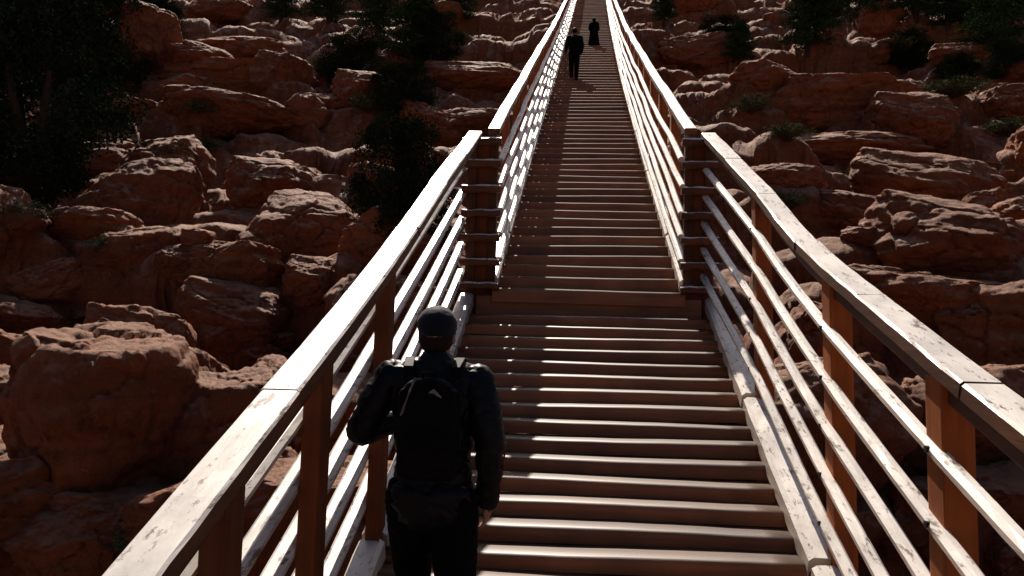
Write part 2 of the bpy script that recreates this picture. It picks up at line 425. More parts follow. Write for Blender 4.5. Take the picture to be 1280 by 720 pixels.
# ------------------------------------------------------------------ vegetation
def tube(bm, pts, rads, seg=7):
    rings = []
    for i, p in enumerate(pts):
        d = (Vector(pts[min(i+1, len(pts)-1)])-Vector(pts[max(i-1, 0)])).normalized()
        a = d.orthogonal().normalized(); b = d.cross(a)
        rings.append([bm.verts.new(Vector(p)+(a*math.cos(t)+b*math.sin(t))*rads[i]) for t in [2*math.pi*k/seg for k in range(seg)]])
    for r0, r1 in zip(rings[:-1], rings[1:]):
        for k in range(seg): bm.faces.new((r0[k], r0[(k+1) % seg], r1[(k+1) % seg], r1[k]))
    bm.faces.new(rings[-1])
    bm.faces.new(list(reversed(rings[0])))
def leaf(bm, p, s, rg, up=.3):
    d = Vector((rg.gauss(0, 1), rg.gauss(0, 1), rg.gauss(0, 1)+up)).normalized(); a = d.orthogonal().normalized()
    a = Matrix.Rotation(rg.uniform(0, 6.28), 3, d) @ a
    l = s*rg.uniform(.7, 1.4); w = s*.3
    bm.faces.new([bm.verts.new(p - a*w), bm.verts.new(p + a*w), bm.verts.new(p + d*l + a*w*.3)])
def pine_meshes(seed):
    rg = random.Random(seed)
    t = bmesh.new(); c = bmesh.new()
    H = 1.0
    tube(t, [(0, 0, -.08), (.01, 0, .3), (-.005, .01, .65), (0, 0, .97)], [.028, .022, .012, .003])
    nb = 70
    for k in range(nb):
        h = .12 + .86*(k/nb)**.9
        L = (.27*(1-h)**.75+.02)*rg.uniform(.6, 1.25); a = k*2.4+rg.uniform(-.5, .5)
        d = Vector((math.cos(a), math.sin(a), rg.uniform(-.25, .25)))
        tip = Vector((0, 0, h)) + d*L
        tube(t, [(0, 0, h), tuple(tip*.5+Vector((0, 0, h))*.5-Vector((0, 0, .01))), tuple(tip)], [.005, .0035, .001], 4)
        n = int(70+L*620)
        for q in range(n):
            f = rg.uniform(.2, 1.03)
            p = Vector((0, 0, h)).lerp(tip, f)+Vector((rg.gauss(0, 1), rg.gauss(0, 1), rg.gauss(0, .6)))*(.014+.02*(1-abs(f-.7)))
            leaf(c, p, .022, rg)
    return t, c
def juniper_meshes(seed, dens=26000):
    rg = random.Random(seed); t = bmesh.new(); c = bmesh.new()
    for k in range(5):
        a = rg.uniform(0, 6.28); r = rg.uniform(.1, .3)
        tube(t, [(0, 0, -.08), (math.cos(a)*r*.4, math.sin(a)*r*.4, .25), (math.cos(a)*r, math.sin(a)*r, .6)], [.045, .03, .01])
    cl = []
    for k in range(60):
        a = rg.uniform(0, 6.28); r = .42*math.sqrt(rg.random()); h = rg.uniform(.04, .92)
        r *= (1.05-abs(h-.45)**1.3)
        cl.append((Vector((math.cos(a)*r, math.sin(a)*r, h)), rg.uniform(.07, .17)))
    for q in range(dens):
        ce, s = rg.choice(cl)
        d = Vector((rg.gauss(0, 1), rg.gauss(0, 1), rg.gauss(0, .8))).normalized()
        leaf(c, ce + d*s*rg.uniform(.5, 1.12), .024, rg)
    return t, c
def shrub_mesh(seed):
    rg = random.Random(seed); t = bmesh.new(); c = bmesh.new()
    for k in range(60):
        a = rg.uniform(0, 6.28); r = rg.uniform(.15, .5); h = rg.uniform(.3, .75)*(1.1-r)
        tip = Vector((math.cos(a)*r, math.sin(a)*r, h))
        tube(t, [(0, 0, -.05), tuple(tip*.5+Vector((0, 0, .08))), tuple(tip)], [.012, .007, .002], 4)
        for q in range(70):
            f = rg.uniform(.35, 1.08); leaf(c, tip*f+Vector((0, 0, .08*(1-f)))+Vector((rg.gauss(0, .035), rg.gauss(0, .035), rg.gauss(0, .03))), .04, rg)
    return t, c
def bake(pair, names, mats):
    out = []
    for bm, n, m in zip(pair, names, mats):
        me = bpy.data.meshes.new(n); bm.to_mesh(me); bm.free(); me.materials.append(m); out.append(me)
    return out
PINES = [bake(pine_meshes(s), ('trunk', 'crown'), (M_bark, M_pine)) for s in (1, 2, 3)]
JUNS = [bake(juniper_meshes(s), ('trunk', 'crown'), (M_bark, M_juniper)) for s in (4, 5)]
SHRS = [bake(shrub_mesh(s), ('stem', 'foliage'), (M_bark, M_sage)) for s in (6, 7)]
def plant(kind, u, v, hpx, wfac, label, group=None, cat='tree', k=0):
    src, nm, parts = {'pine': (PINES, 'pine_tree', ('trunk', 'crown')), 'jun': (JUNS, 'juniper_tree', ('trunk', 'crown')), 'shrub': (SHRS, 'shrub', ('stem', 'foliage'))}[kind]
    ms = src[k % len(src)]
    p, t = at(u, v); h = hpx*t/1000
    e = empty(nm, (p.x, p.y+.02*h, p.z-.03*h)); e.rotation_euler = (0, 0, (u*1.7+v) % 6.28); e.scale = (h*wfac, h*wfac, h)
    for me, n in zip(ms, parts):
        o = bpy.data.objects.new(n, me); sc.collection.objects.link(o); o.parent = e
    return tag(e, label, cat, group)
P = [
 ('jun', 35, 265, 290, .95, 'big nearly black juniper filling the top left corner'),
 ('jun', 95, 130, 170, 1.0, 'dark juniper growing beside the rust coloured rock pillar'),
 ('jun', 492, 320, 190, .75, 'dark shaded juniper in the hollow left of the railing corner'),
 ('jun', 515, 345, 110, .9, 'low black juniper below the shaded hollow on the left'),
 ('jun', 10, 110, 150, 1.2, 'dark juniper crown cut by the top left corner of the frame'),
 ('pine', 520, 95, 115, 1.0, 'dense dark pine nearest to the far left railing'),
 ('pine', 470, 60, 90, 1.1, 'pine at the top of the frame left of the dense dark pine'),
 ('pine', 570, 40, 70, 1.1, 'small pine close to the far left railing at the top'),
 ('pine', 350, 30, 60, 1.3, 'bushy pine above the pale ledges at the top left'),
 ('pine', 1010, 68, 95, 1.1, 'conical green pine standing alone right of the stairs'),
 ('pine', 925, 92, 50, 1.6, 'short dark pine left of the conical lone pine'),
 ('pine', 1100, 45, 80, 1.4, 'pine left of the tall pair at the top right'),
 ('pine', 1145, 50, 95, 1.3, 'left pine of the tall pair at the top right'),
 ('pine', 1185, 52, 95, 1.3, 'right pine of the tall pair at the top right'),
 ('pine', 1245, 75, 110, 1.2, 'tall pine at the top right corner'),
 ('jun', 1262, 115, 50, 1.4, 'round dark juniper at the right edge below the corner pine'),
 ('jun', 1195, 110, 40, 1.5, 'low juniper among the bright capped rocks at the top right'),
 ('pine', 1060, 20, 60, 1.5, 'distant pine just behind the conical lone pine'),
 ('pine', 830, 30, 45, 1.4, 'small pine just right of the far stairs'),

 ('pine', 1030, 40, 70, 1.6, 'pine close behind the conical lone pine on its right'),
 ('pine', 1215, 40, 90, 1.5, 'pine between the tall pair and the corner pine'),
 ('pine', 1275, 30, 90, 1.6, 'pine cut by the right edge at the very top'),
 ('jun', 1130, 95, 50, 1.6, 'round juniper below the pine left of the tall pair'),
 ('jun', 900, 60, 40, 1.6, 'small round juniper near the far right railing'),
 ('jun', 545, 75, 60, 1.4, 'round juniper in front of the pines by the far left railing'),
 ('jun', 440, 110, 70, 1.4, 'round dark juniper beside the high bright ledges'),
 ('pine', 410, 30, 70, 1.5, 'bushy pine right of the one above the pale ledges'),
 ('jun', 500, 150, 70, 1.3, 'round juniper above the shaded hollow'),
 ('jun', 190, 60, 60, 1.5, 'round juniper above the rust coloured rock pillar'),
 ('jun', 205, 240, 60, 1.6, 'spreading low juniper in the shade left of the smooth orange boulder'),
]
for i, a in enumerate(P):
    a = list(a)
    if a[0] == 'pine': a[3] *= 1.2; a[4] = max(a[4], 1.3)
    plant(*a, k=i)
S = [
 (985, 278, 36, 1.6, 'yellow green shrub beside the near right railing corner'),
 (985, 180, 34, 2.0, 'grey green shrub below the flat lit ledge on the right'),
 (30, 285, 45, 1.6, 'pale sage bush above the huge left boulder'),
 (62, 292, 36, 1.4, 'green bush right of the pale sage bush on the left'),
 (140, 330, 36, 1.8, 'low bush between the left boulders'),
 (165, 700, 60, 1.2, 'leafy bush at the foot of the left boulders'),
 (255, 175, 34, 2.2, 'flat bush between the high left ledges'),
 (250, 195, 30, 2., 'bush on the ledge left of the smooth orange boulder'),
 (460, 140, 34, 1.8, 'bush under the dark pines on the left'),
 (410, 95, 34, 1.8, 'bush right of the high bright ledges'),
 (560, 60, 30, 2., 'bush between the top left pines'),
 (1120, 85, 34, 2.2, 'bush in front of the tall pair of pines'),
 (1190, 140, 36, 2.4, 'dark bush above the ribbed slab on the right'),
 (1260, 170, 34, 2.2, 'bush at the right edge above the ribbed slab'),
 (940, 150, 34, 1.8, 'bush below the short dark pine'),
 (1075, 225, 26, 2., 'small bush between the right slabs'),
 (1105, 440, 40, 1.5, 'bush seen past the near right railing'),
]
for i, a in enumerate(S):
    plant('shrub', a[0], a[1], a[2], a[3], a[4], cat='shrub', k=i)

# ------------------------------------------------------------------ stairs
def tread_bm(w, run, rise, y, z, seed):
    """slab step: worn top (far flight: darkened against the sun), round nose towards the viewer"""
    rg = random.Random(seed); bm = bmesh.new()
    d = run*1.12; th = rise*.97
    rn = min(th*.42, .05); prof = []
    prof.append((-d/2+.0, -th)); prof.append((-d/2, -rn*1.0))
    for k in range(1, 5):
        a = math.pi/2*k/4; prof.append((-d/2+rn*(1-math.cos(a)), -rn+rn*math.sin(a)))
    prof += [(d/2-.01, 0), (d/2, -.01), (d/2, -th)]
    nx = 14; rings = []
    tilt = rg.uniform(-.010, .010); off = rg.uniform(-.010, .010)
    e0, e1 = rg.uniform(-.03, .02), rg.uniform(-.03, .02)
    for i in range(nx+1):
        f = i/nx; x = -(w+e0) + (2*w+e0+e1)*f
        wob = .005*math.sin(f*7+seed)+rg.uniform(-.002, .002)
        rings.append([bm.verts.new((x, y+off+a+wob*(1 if a < 0 else 0), z+b+tilt*(f-.5)*2+ wob*.5*(1 if b > -rn else 0))) for a, b in prof])
    n = len(prof)
    for r0, r1 in zip(rings[:-1], rings[1:]):
        for k in range(n):
            f = bm.faces.new((r0[k], r1[k], r1[(k+1) % n], r0[(k+1) % n]))
            f.smooth = 1 <= k <= 5
            if 3 <= k <= 7: f.material_index = 1
    bm.faces.new(rings[0]); bm.faces.new(list(reversed(rings[-1])))
    return bm
def support(parent, y, w, zf):
    for s in (-1, 1):
        x = s*(w-.12) + (xo(y) if w < 1 else 0); g = hz1(x, y); zt = zf(y)-.42
        if zt-g < .1: continue
        bm = bmesh.new(); box(bm, (0, 0, (zt+g-.5)/2), (.16, .16, zt-g+.5), bev=.008)
        for v in bm.verts: v.co.x += x; v.co.y += y
        link('support_post', bm, M_dark, parent)
    bm = bmesh.new(); box(bm, (xo(y) if w < 1 else 0, y, zf(y)-.34), (2*w+.3, .14, .16), bev=.008); link('cross_beam', bm, M_dark, parent)
low = empty('lower_staircase', (0, 0, 0)); tag(low, 'wide near flight of thick brown wooden steps with round noses', 'staircase')
low.name = 'staircase'
y = 1.2; i = 0; run = .236
while y < YJ-.12:
    yb = y; z = base_low(yb) + .0
    rise = base_low(yb+run)-base_low(yb)
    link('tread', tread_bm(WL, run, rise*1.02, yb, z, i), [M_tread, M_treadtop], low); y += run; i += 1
for s in (-1, 1):
    bm = bmesh.new(); sweep(bm, [(s*(WL-.07), yy, base_low(yy)-.26) for yy in frange(.9, YJ-.05, .5)], .08, .26, lit_top=False); link('stringer', bm, M_dark, low)
bm = bmesh.new(); box(bm, (0, YJ-.03, base_low(YJ)-.12), (2*WL-.1, .05, .42), bev=.006); link('riser_board', bm, M_tread, low)
for yy in (2.2, 5.0, 8.0): support(low, yy, WL, base_low)
upst = empty('staircase', (0, 0, 0)); tag(upst, 'long narrower far flight of brown board steps climbing out of the frame', 'staircase')
y = YJ; i = 100; nU = 0
while y < 62:
    run = .31+.0115*(y-8); rise = base_up(y+run)-base_up(y)
    if i == 100:
        zt = base_up(y)+.06
        bm = tread_bm(WU+.02, .26, .15, y+.03, zt, i)
    else: bm = tread_bm(WU, run, rise*1.0, y, base_up(y)+.06, i)
    bmesh.ops.translate(bm, vec=(xo(y), 0, 0), verts=bm.verts)
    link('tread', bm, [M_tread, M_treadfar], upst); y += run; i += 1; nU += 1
print('upper treads', nU)
for s in (-1, 1):
    bm = bmesh.new(); sweep(bm, [(s*(WU-.07)+xo(yy), yy, base_up(yy)-.32) for yy in frange(YJ+.05, 62, 1.)], .08, .34, lit_top=False); link('stringer', bm, M_dark, upst)
for yy in (12, 16, 20.5, 25, 30, 35, 40, 45, 50): support(upst, yy, WU, base_up)

# ------------------------------------------------------------------ railings
FR = [.19, .345, .50, .655, .815]      # heights of the thin rails as a share of the railing
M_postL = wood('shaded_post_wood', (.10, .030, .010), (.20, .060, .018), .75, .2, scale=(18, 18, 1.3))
def railing(label, s, y0, y1, w, basef, topf, posts, rail_off, capw, step, postx, lean=0.):
    t = empty('railing', (0, 0, 0)); tag(t, label, 'railing')
    ys = frange(y0, y1, step); far = y0 > 5
    XO = (lambda q: xo(q)) if far else ((lambda q: -.10*min(1, max(0, (q-6.2)/2.0))) if s > 0 else (lambda q: 0.))
    wob = lambda y, k: (.012 if y0 < 5 else .035)*noise.noise((y*.7, k*3.1, s*5))
    # cap
    bm = bmesh.new(); bm.free()
    bl = 1.15 if not far else 4.2; nb = int(round((y1-y0)/bl)); bl = (y1-y0)/nb
    for q in range(nb):
        a = y0+q*bl; b = a+bl-(.007 if q < nb-1 else 0); dx = rnd.uniform(-.005, .005); dz = rnd.uniform(-.003, .003)
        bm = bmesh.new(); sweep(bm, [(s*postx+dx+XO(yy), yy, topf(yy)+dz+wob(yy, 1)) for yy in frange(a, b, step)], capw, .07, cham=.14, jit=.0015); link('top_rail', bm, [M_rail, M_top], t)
    # side board under the cap
    bm = bmesh.new(); sweep(bm, [(s*(postx)+XO(yy), yy, topf(yy)-.085+wob(yy, 1)) for yy in ys], .045, .09, lit_top=False); link('under_rail', bm, M_rail, t)
    # thin rails
    for k, f in enumerate(FR):
        bm = bmesh.new()
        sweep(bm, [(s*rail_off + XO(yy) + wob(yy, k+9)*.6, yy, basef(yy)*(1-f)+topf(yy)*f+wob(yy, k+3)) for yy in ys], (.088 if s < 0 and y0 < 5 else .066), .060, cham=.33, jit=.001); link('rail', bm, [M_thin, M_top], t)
    # kick beam, butt jointed at the posts
    cuts = [y0] + [p for p in posts if y0+.3 < p < y1-.3] + [y1]
    if len(cuts) > 9: cuts = cuts[:1] + cuts[1:-1:2] + cuts[-1:]
    for a, b in zip(cuts[:-1], cuts[1:]):
        bm = bmesh.new(); g = .03 if not far else .035
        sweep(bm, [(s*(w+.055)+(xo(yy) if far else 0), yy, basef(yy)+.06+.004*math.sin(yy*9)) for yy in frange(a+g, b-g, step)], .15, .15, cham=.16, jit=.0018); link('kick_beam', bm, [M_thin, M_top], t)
    for p in posts:
        zt = topf(p)-.04; zb = basef(p)-.38
        bm = bmesh.new(); box(bm, (0, 0, 0), (.12 if s > 0 else .085, .15, zt-zb), bev=.012)
        for v in bm.verts:
            k = (v.co.z/(zt-zb)+.5)
            v.co += Vector((XO(p) + s*(postx+.012) + s*lean*(1-k), p, (zt+zb)/2))
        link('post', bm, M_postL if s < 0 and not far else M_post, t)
        if s > 0 and p < 7:
            bm = bmesh.new(); box(bm, (s*(w+.055), p, basef(p)-.01), (.13, .17, .13), bev=.01); link('joint_block', bm, M_dark, t)
        if p < 9:
            for k, f in enumerate(FR):
                zz = basef(p)*(1-f)+topf(p)*f
                bm = bmesh.new(); bmesh.ops.create_cone(bm, cap_ends=True, segments=8, radius1=.014, radius2=.012, depth=.02)
                d = -s if (rail_off < postx) else s
                bmesh.ops.transform(bm, matrix=Matrix.Translation((s*rail_off+(-.03 if s > 0 else -.03), p, zz+.004)) @ Matrix.Rotation(R(90), 4, 'Y'), verts=bm.verts)
                link('bolt', bm, M_iron, t)
    return t
postsR = [1.4, 3.21, 4.55, 6.36]; postsL = [1.4, 2.5, 3.42, 4.6]
rR = railing('near right wooden railing with pale cap and orange lit posts', 1, .8, YJ, WL, base_low, top_R, postsR, WL+.065, .15, .125, WL+.10, .06)
rL = railing('near left wooden railing with broad pale cap beside the walking person', -1, .8, YJ, WL, base_low, top_L, postsL, WL+.13, .15, .125, WL+.015, .03)
upP = [y for y in frange(YJ+1.4, 60, 1.5)]
topU = lambda y: base_up(y)+1.72
uR = railing('far right narrow railing climbing the hill in many thin pale rails', 1, YJ-.03, 61, WU, lambda y: base_up(y)+.06, topU, upP, WU-.01, .13, .6, WU+.07)
uL = railing('far left narrow railing climbing the hill with dotted shadowed rails', -1, YJ-.03, 61, WU, lambda y: base_up(y)+.06, topU, upP, WU-.02, .13, .6, WU+.06)
# corner where the two widths meet: dark end boards with short return rails
for s, t, xo in ((1, rR, WL+.01), (-1, rL, WL+.03)):
    xi = WU+.06; zb = base_low(YJ)-.3; zt = 1.90
    bm = bmesh.new(); box(bm, (s*xo, YJ, (zb+zt)/2), (.10, .12, zt-zb), bev=.02); link('corner_post', bm, M_dark, t)
    bm = bmesh.new(); box(bm, (s*xi, YJ+.02, (zb+zt)/2-.02), (.09, .12, zt-zb), bev=.02); link('corner_post', bm, M_dark, t)
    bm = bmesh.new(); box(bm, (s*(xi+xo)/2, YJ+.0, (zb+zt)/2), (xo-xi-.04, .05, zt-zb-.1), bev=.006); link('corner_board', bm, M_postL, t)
    for k, f in enumerate(FR+[.04, .955]):
        zz = (base_low(YJ)+.12)*(1-f)+1.94*f
        bm = bmesh.new(); hh = .075 if f < 1 else .07
        x0, x1 = s*(xi-.09), s*(xo+.09)
        pts = [(x0+(x1-x0)*q/4, YJ-.09-.004*k, zz+.004*math.sin(q*3+k)) for q in range(5)]
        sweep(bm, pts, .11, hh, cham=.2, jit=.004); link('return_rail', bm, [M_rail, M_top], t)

# ------------------------------------------------------------------ people
def P_(c): return Vector(c)
def ell(bm, c, r, rot=None, sub=3):
    res = bmesh.ops.create_icosphere(bm, subdivisions=sub, radius=1.0)
    M = Matrix.Translation(Vector(c)) @ (rot or Matrix.Identity(4)) @ Matrix.Diagonal((*r, 1))
    bmesh.ops.transform(bm, matrix=M, verts=res['verts'])
def limb(bm, pts, rads, seg=16):
    """tapered limb with round joints"""
    for p, r in zip(pts, rads): ell(bm, p, (r, r, r), sub=2)
    for (p, q), (a, b) in zip(zip(pts[:-1], pts[1:]), zip(rads[:-1], rads[1:])):
        p, q = Vector(p), Vector(q); d = (q-p).normalized(); x = d.orthogonal().normalized(); y = d.cross(x)
        r0 = [bm.verts.new(p+(x*math.cos(t)+y*math.sin(t))*a) for t in [2*math.pi*k/seg for k in range(seg)]]
        r1 = [bm.verts.new(q+(x*math.cos(t)+y*math.sin(t))*b) for t in [2*math.pi*k/seg for k in range(seg)]]
        for k in range(seg): bm.faces.new((r0[k], r0[(k+1) % seg], r1[(k+1) % seg], r1[k]))
        bm.faces.new(list(reversed(r0))); bm.faces.new(r1)
def fuse(name, bm, m, parent, voxel, smooth=6, folds=0.0, fscale=9.0, seed=0):
    me = bpy.data.meshes.new('tmp'); bm.to_mesh(me); bm.free()
    o = bpy.data.objects.new('tmp', me); sc.collection.objects.link(o)
    md = o.modifiers.new('r', 'REMESH'); md.mode = 'VOXEL'; md.voxel_size = voxel
    ms = o.modifiers.new('s', 'SMOOTH'); ms.iterations = smooth; ms.factor = .5
    dg = bpy.context.evaluated_depsgraph_get(); dg.update()
    out = bpy.data.meshes.new_from_object(o.evaluated_get(dg)); out.name = name
    bpy.data.objects.remove(o); bpy.data.meshes.remove(me)
    if folds:
        for v in out.vertices:
            p = v.co; q = Vector((p.x*fscale, p.y*fscale, p.z*fscale*1.7)) + Vector((seed, 0, 0))
            w = noise.fractal(q + Vector((noise.noise(p*5), noise.noise(p*5+Vector((3, 1, 0))), 0))*1.5, 1.0, 2.0, 3)
            v.co = p + v.normal*folds*(1-2*abs(w))*1.0
    out.materials.clear(); out.materials.append(m)
    for p in out.polygons: p.use_smooth = True
    r = bpy.data.objects.new(name, out); sc.collection.objects.link(r); r.parent = parent
    return r
def cloth(name, col, rough=.8, sheen=.0):
    m, nt, b = mat(name)
    n1 = N(nt, 'ShaderNodeTexNoise', Scale=60.0, Detail=4.0); nt.links.new(coords(nt, (1, 1, 1)), n1.inputs['Vector'])
    c = mixc(nt, n1.outputs['Fac'], tuple(x*.7 for x in col), tuple(min(1, x*1.3) for x in col))
    nt.links.new(c, b.inputs['Base Color']); b.inputs['Roughness'].default_value = rough; b.inputs['Specular IOR Level'].default_value = .05
    b.inputs['Sheen Weight'].default_value = sheen
    bp = N(nt, 'ShaderNodeBump', Strength=.25, Distance=.003); nt.links.new(n1.outputs['Fac'], bp.inputs['Height']); nt.links.new(bp.outputs[0], b.inputs['Normal'])
    return m
M_skin = cloth('skin', (.30, .15, .10), .55); M_navy = cloth('navy_jacket', (.0035, .0045, .007), .6)
M_navy.node_tree.nodes['Principled BSDF'].inputs['Specular IOR Level'].default_value = .12; M_navy.node_tree.nodes['Principled BSDF'].inputs['Roughness'].default_value = .45
M_black = cloth('black_cloth', (.003, .003, .0035), .8); M_cap = cloth('dark_blue_cap', (.005, .008, .014), .7, .1)
M_pack = cloth('black_pack', (.003, .003, .0035), .6); M_strap = cloth('grey_strap', (.10, .10, .10), .7)
M_mark = cloth('pale_mark', (.16, .16, .165), .7); M_hair = cloth('dark_hair', (.015, .010, .007), .6)
M_shoe = cloth('dark_shoe', (.02, .016, .014), .6); M_red = cloth('dark_red_trim', (.16, .012, .012), .7)

def hand(bm, w, d, side, curl=.5, s=1.0, up=Vector((0, -1, 0))):
    """palm + four unequal bent fingers + thumb leaving the side of the palm; d = direction from the wrist, up = back of the hand"""
    w = Vector(w); d = Vector(d).normalized(); up = (up - d*up.dot(d)).normalized(); x = d.cross(up)*side
    rot = Matrix((( x.x, d.x, up.x, 0), (x.y, d.y, up.y, 0), (x.z, d.z, up.z, 0), (0, 0, 0, 1)))
    ell(bm, w + d*.048*s, (.040*s, .052*s, .017*s), rot)
    for k, (off, L) in enumerate(((-.030, .066), (-.010, .078), (.011, .073), (.030, .058))):
        p = w + d*.080*s + x*off*s; pts = [w + d*.04*s + x*off*.7*s, p]; a = curl*.5
        for q in range(3):
            dd = d*math.cos(a) - up*math.sin(a); p = p + dd*(L*s*(.45, .32, .23)[q]); pts.append(p); a += curl*.75
        limb(bm, pts, [.0095*s, .0092*s, .0085*s, .0078*s, .0068*s], 8)
    p0 = w + d*.022*s - x*.030*s; p1 = p0 - x*.028*s + d*.030*s - up*.010*s; p2 = p1 + d*.030*s - x*.006*s - up*.012*s
    limb(bm, [p0, p1, p2], [.013*s, .011*s, .0085*s], 8)
def head(bm, c, fwd=Vector((0, 1, 0)), s=1.0):
    c = Vector(c); f = fwd.normalized(); r = f.cross(Vector((0, 0, 1))).normalized()
    rot = Matrix(((r.x, f.x, 0, 0), (r.y, f.y, 0, 0), (r.z, f.z, 1, 0), (0, 0, 0, 1)))
    U = Vector((0, 0, 1))
    ell(bm, c+U*.025*s, (.076*s, .096*s, .092*s), rot)                    # skull
    ell(bm, c+f*.028*s-U*.045*s, (.056*s, .066*s, .070*s), rot)           # jaw
    ell(bm, c+f*.098*s-U*.018*s, (.012*s, .018*s, .026*s), rot)           # nose
    ell(bm, c+f*.082*s-U*.100*s, (.022*s, .018*s, .016*s), rot)           # chin
    ell(bm, c+f*.085*s+U*.020*s, (.050*s, .014*s, .010*s), rot)           # brow
    for k in (-1, 1):
        ell(bm, c+r*k*.078*s-U*.01*s-f*.005*s, (.009*s, .018*s, .030*s), rot)
        ell(bm, c+f*.083*s+r*k*.030*s+U*.000*s, (.013*s, .010*s, .009*s), rot)
    ell(bm, c+f*.088*s-U*.060*s, (.024*s, .010*s, .006*s), rot)           # lips
def eyes(parent, c, fwd, s=1.0):
    c = Vector(c); f = fwd.normalized(); r = f.cross(Vector((0, 0, 1))).normalized()
    for k in (-1, 1):
        bm = bmesh.new(); ell(bm, c+f*.086*s+r*k*.030*s+Vector((0, 0, .001)), (.008*s,)*3, sub=2); link('eye', bm, M_hair, parent, smooth=True)

def px_at(u, v, Y):
    d = FW + RT*((u-640)/1000) - UP*((v-360)/1000); t = Y/d.y
    return Vector((CX+d.x*t, Y, d.z*t))
# --- the walker close to the camera
YP = 3.62
hp = px_at(547, 383, YP)
ftz = base_low(YP) + .0
pe = empty('person', (hp.x, YP, ftz)); tag(pe, 'person in dark jacket and cap climbing the near steps, seen from behind', 'person')
Hh = hp.z - ftz; S_ = Hh/1.80
print('walker height', Hh)
pe.scale = (S_,)*3
LF, RF = Vector((-.105, .30, .10)), Vector((.10, -.04, .0))       # feet, left one a step higher
hipL, hipR = Vector((-.095, 0, .93)), Vector((.095, 0, .92))
knL, knR = Vector((-.12, .20, .56)), Vector((.11, .05, .50))
anL, anR = LF+Vector((0, -.05, .09)), RF+Vector((0, -.05, .09))
shL, shR = Vector((-.195, 0, 1.475)), Vector((.19, .0, 1.465))
elL, elR = Vector((-.325, -.02, 1.235)), Vector((.262, -.05, 1.185))
wrL, wrR = Vector((-.17, .235, 1.27)), Vector((.250, .03, .93))
HC = Vector((-.005, .035, 1.665))
def torso(bm, g=0.0):
    ell(bm, (0, .0, 1.37), (.175+g, .105+g, .155+g)); ell(bm, (0, .01, 1.22), (.160+g, .105+g, .17+g))
    ell(bm, (0, .0, 1.06), (.155+g, .105+g, .15+g)); ell(bm, (0, -.01, .93), (.165+g, .115+g, .12+g))
    limb(bm, [(-.17, 0, 1.455), (-.06, -.005, 1.495), (.06, -.005, 1.495), (.17, 0, 1.455)], [.055+g, .055+g, .055+g, .055+g])
bm = bmesh.new(); torso(bm); limb(bm, [(0, -.005, 1.45), (0, .005, 1.53), (0, .02, 1.60)], [.066, .058, .060]); head(bm, HC)
for a in ((hipL, knL, anL), (hipR, knR, anR)): limb(bm, a, [.088, .058, .040])
limb(bm, [shL, elL, wrL], [.055, .042, .028]); limb(bm, [shR, elR, wrR], [.055, .042, .028])
hand(bm, wrL, Vector((.75, .35, .25)), -1, 1.1, up=Vector((-.3, .6, .5))); hand(bm, wrR, Vector((-.08, .22, -1)), 1, .55, up=Vector((1, -.2, 0)))
for an, ft in ((anL, LF), (anR, RF)): limb(bm, [an-Vector((0, 0, .03)), ft+Vector((0, .08, .045))], [.038, .033])
fuse('body', bm, M_skin, pe, .0065, 3); eyes(pe, HC, Vector((0, 1, 0)))
bm = bmesh.new(); torso(bm, .020)
ell(bm, (0, -.0, .955), (.205, .148, .12)); limb(bm, [(0, -.01, 1.47), (0, .0, 1.545)], [.085, .074])
limb(bm, [shL, (shL+elL)/2+Vector((-.012, -.01, 0)), elL, (elL+wrL)/2, wrL], [.080, .073, .069, .056, .044]); limb(bm, [shR, (shR+elR)/2+Vector((.008, -.01, 0)), elR, (elR+wrR)/2, wrR], [.078, .071, .064, .055, .044])
jk = fuse('jacket', bm, M_navy, pe, .009, 5, folds=.009, seed=3)
bm = bmesh.new()
for a, sx in (((hipL, knL, anL), -1), ((hipR, knR, anR), 1)):
    limb(bm, [a[0]+Vector((0, 0, .02)), a[0]*.55+a[1]*.45, a[1], a[1]*.5+a[2]*.5, a[2]+Vector((0, 0, -.02))], [.116, .104, .084, .078, .070])
ell(bm, (0, -.01, .94), (.185, .13, .11)); fuse('trousers', bm, M_black, pe, .010, 5, folds=.007, seed=8)
for an, ft in ((anL, LF), (anR, RF)):
    bm = bmesh.new(); limb(bm, [an-Vector((0, .0, .01)), ft+Vector((0, -.05, .045)), ft+Vector((0, .06, .045)), ft+Vector((0, .15, .038))], [.052, .044, .048, .036]); box(bm, ft+Vector((0, .045, .012)), (.092, .27, .024), bev=.008)
    fuse('shoe', bm, M_shoe, pe, .007, 3)
bm = bmesh.new()     # cap: crown, band and a brim to the front
ell(bm, HC+Vector((0, -.002, .052)), (.092, .112, .088)); limb(bm, [HC+Vector((0, -.0, .03)), HC+Vector((0, -.0, .005))], [.086, .086])
ell(bm, HC+Vector((0, .115, .045)), (.070, .075, .012)); cp = fuse('cap', bm, M_cap, pe, .007, 4, folds=.0015, fscale=20)
bm = bmesh.new(); ell(bm, HC+Vector((0, -.002, .138)), (.010, .010, .006)); link('cap_button', bm, M_cap, cp, smooth=True)
bm = bmesh.new(); ell(bm, HC+Vector((0, -.028, -.028)), (.073, .068, .058)); fuse('hair', bm, M_hair, pe, .007, 3, folds=.002, fscale=40)
bm = bmesh.new(); limb(bm, [(.352, -.03, 1.20), (.340, -.02, 1.08), (.322, .0, .98)], [.004, .005, .004]); 
for v in bm.verts: v.co.x -= .024
link('sleeve_piping', bm, M_red, jk, smooth=True)
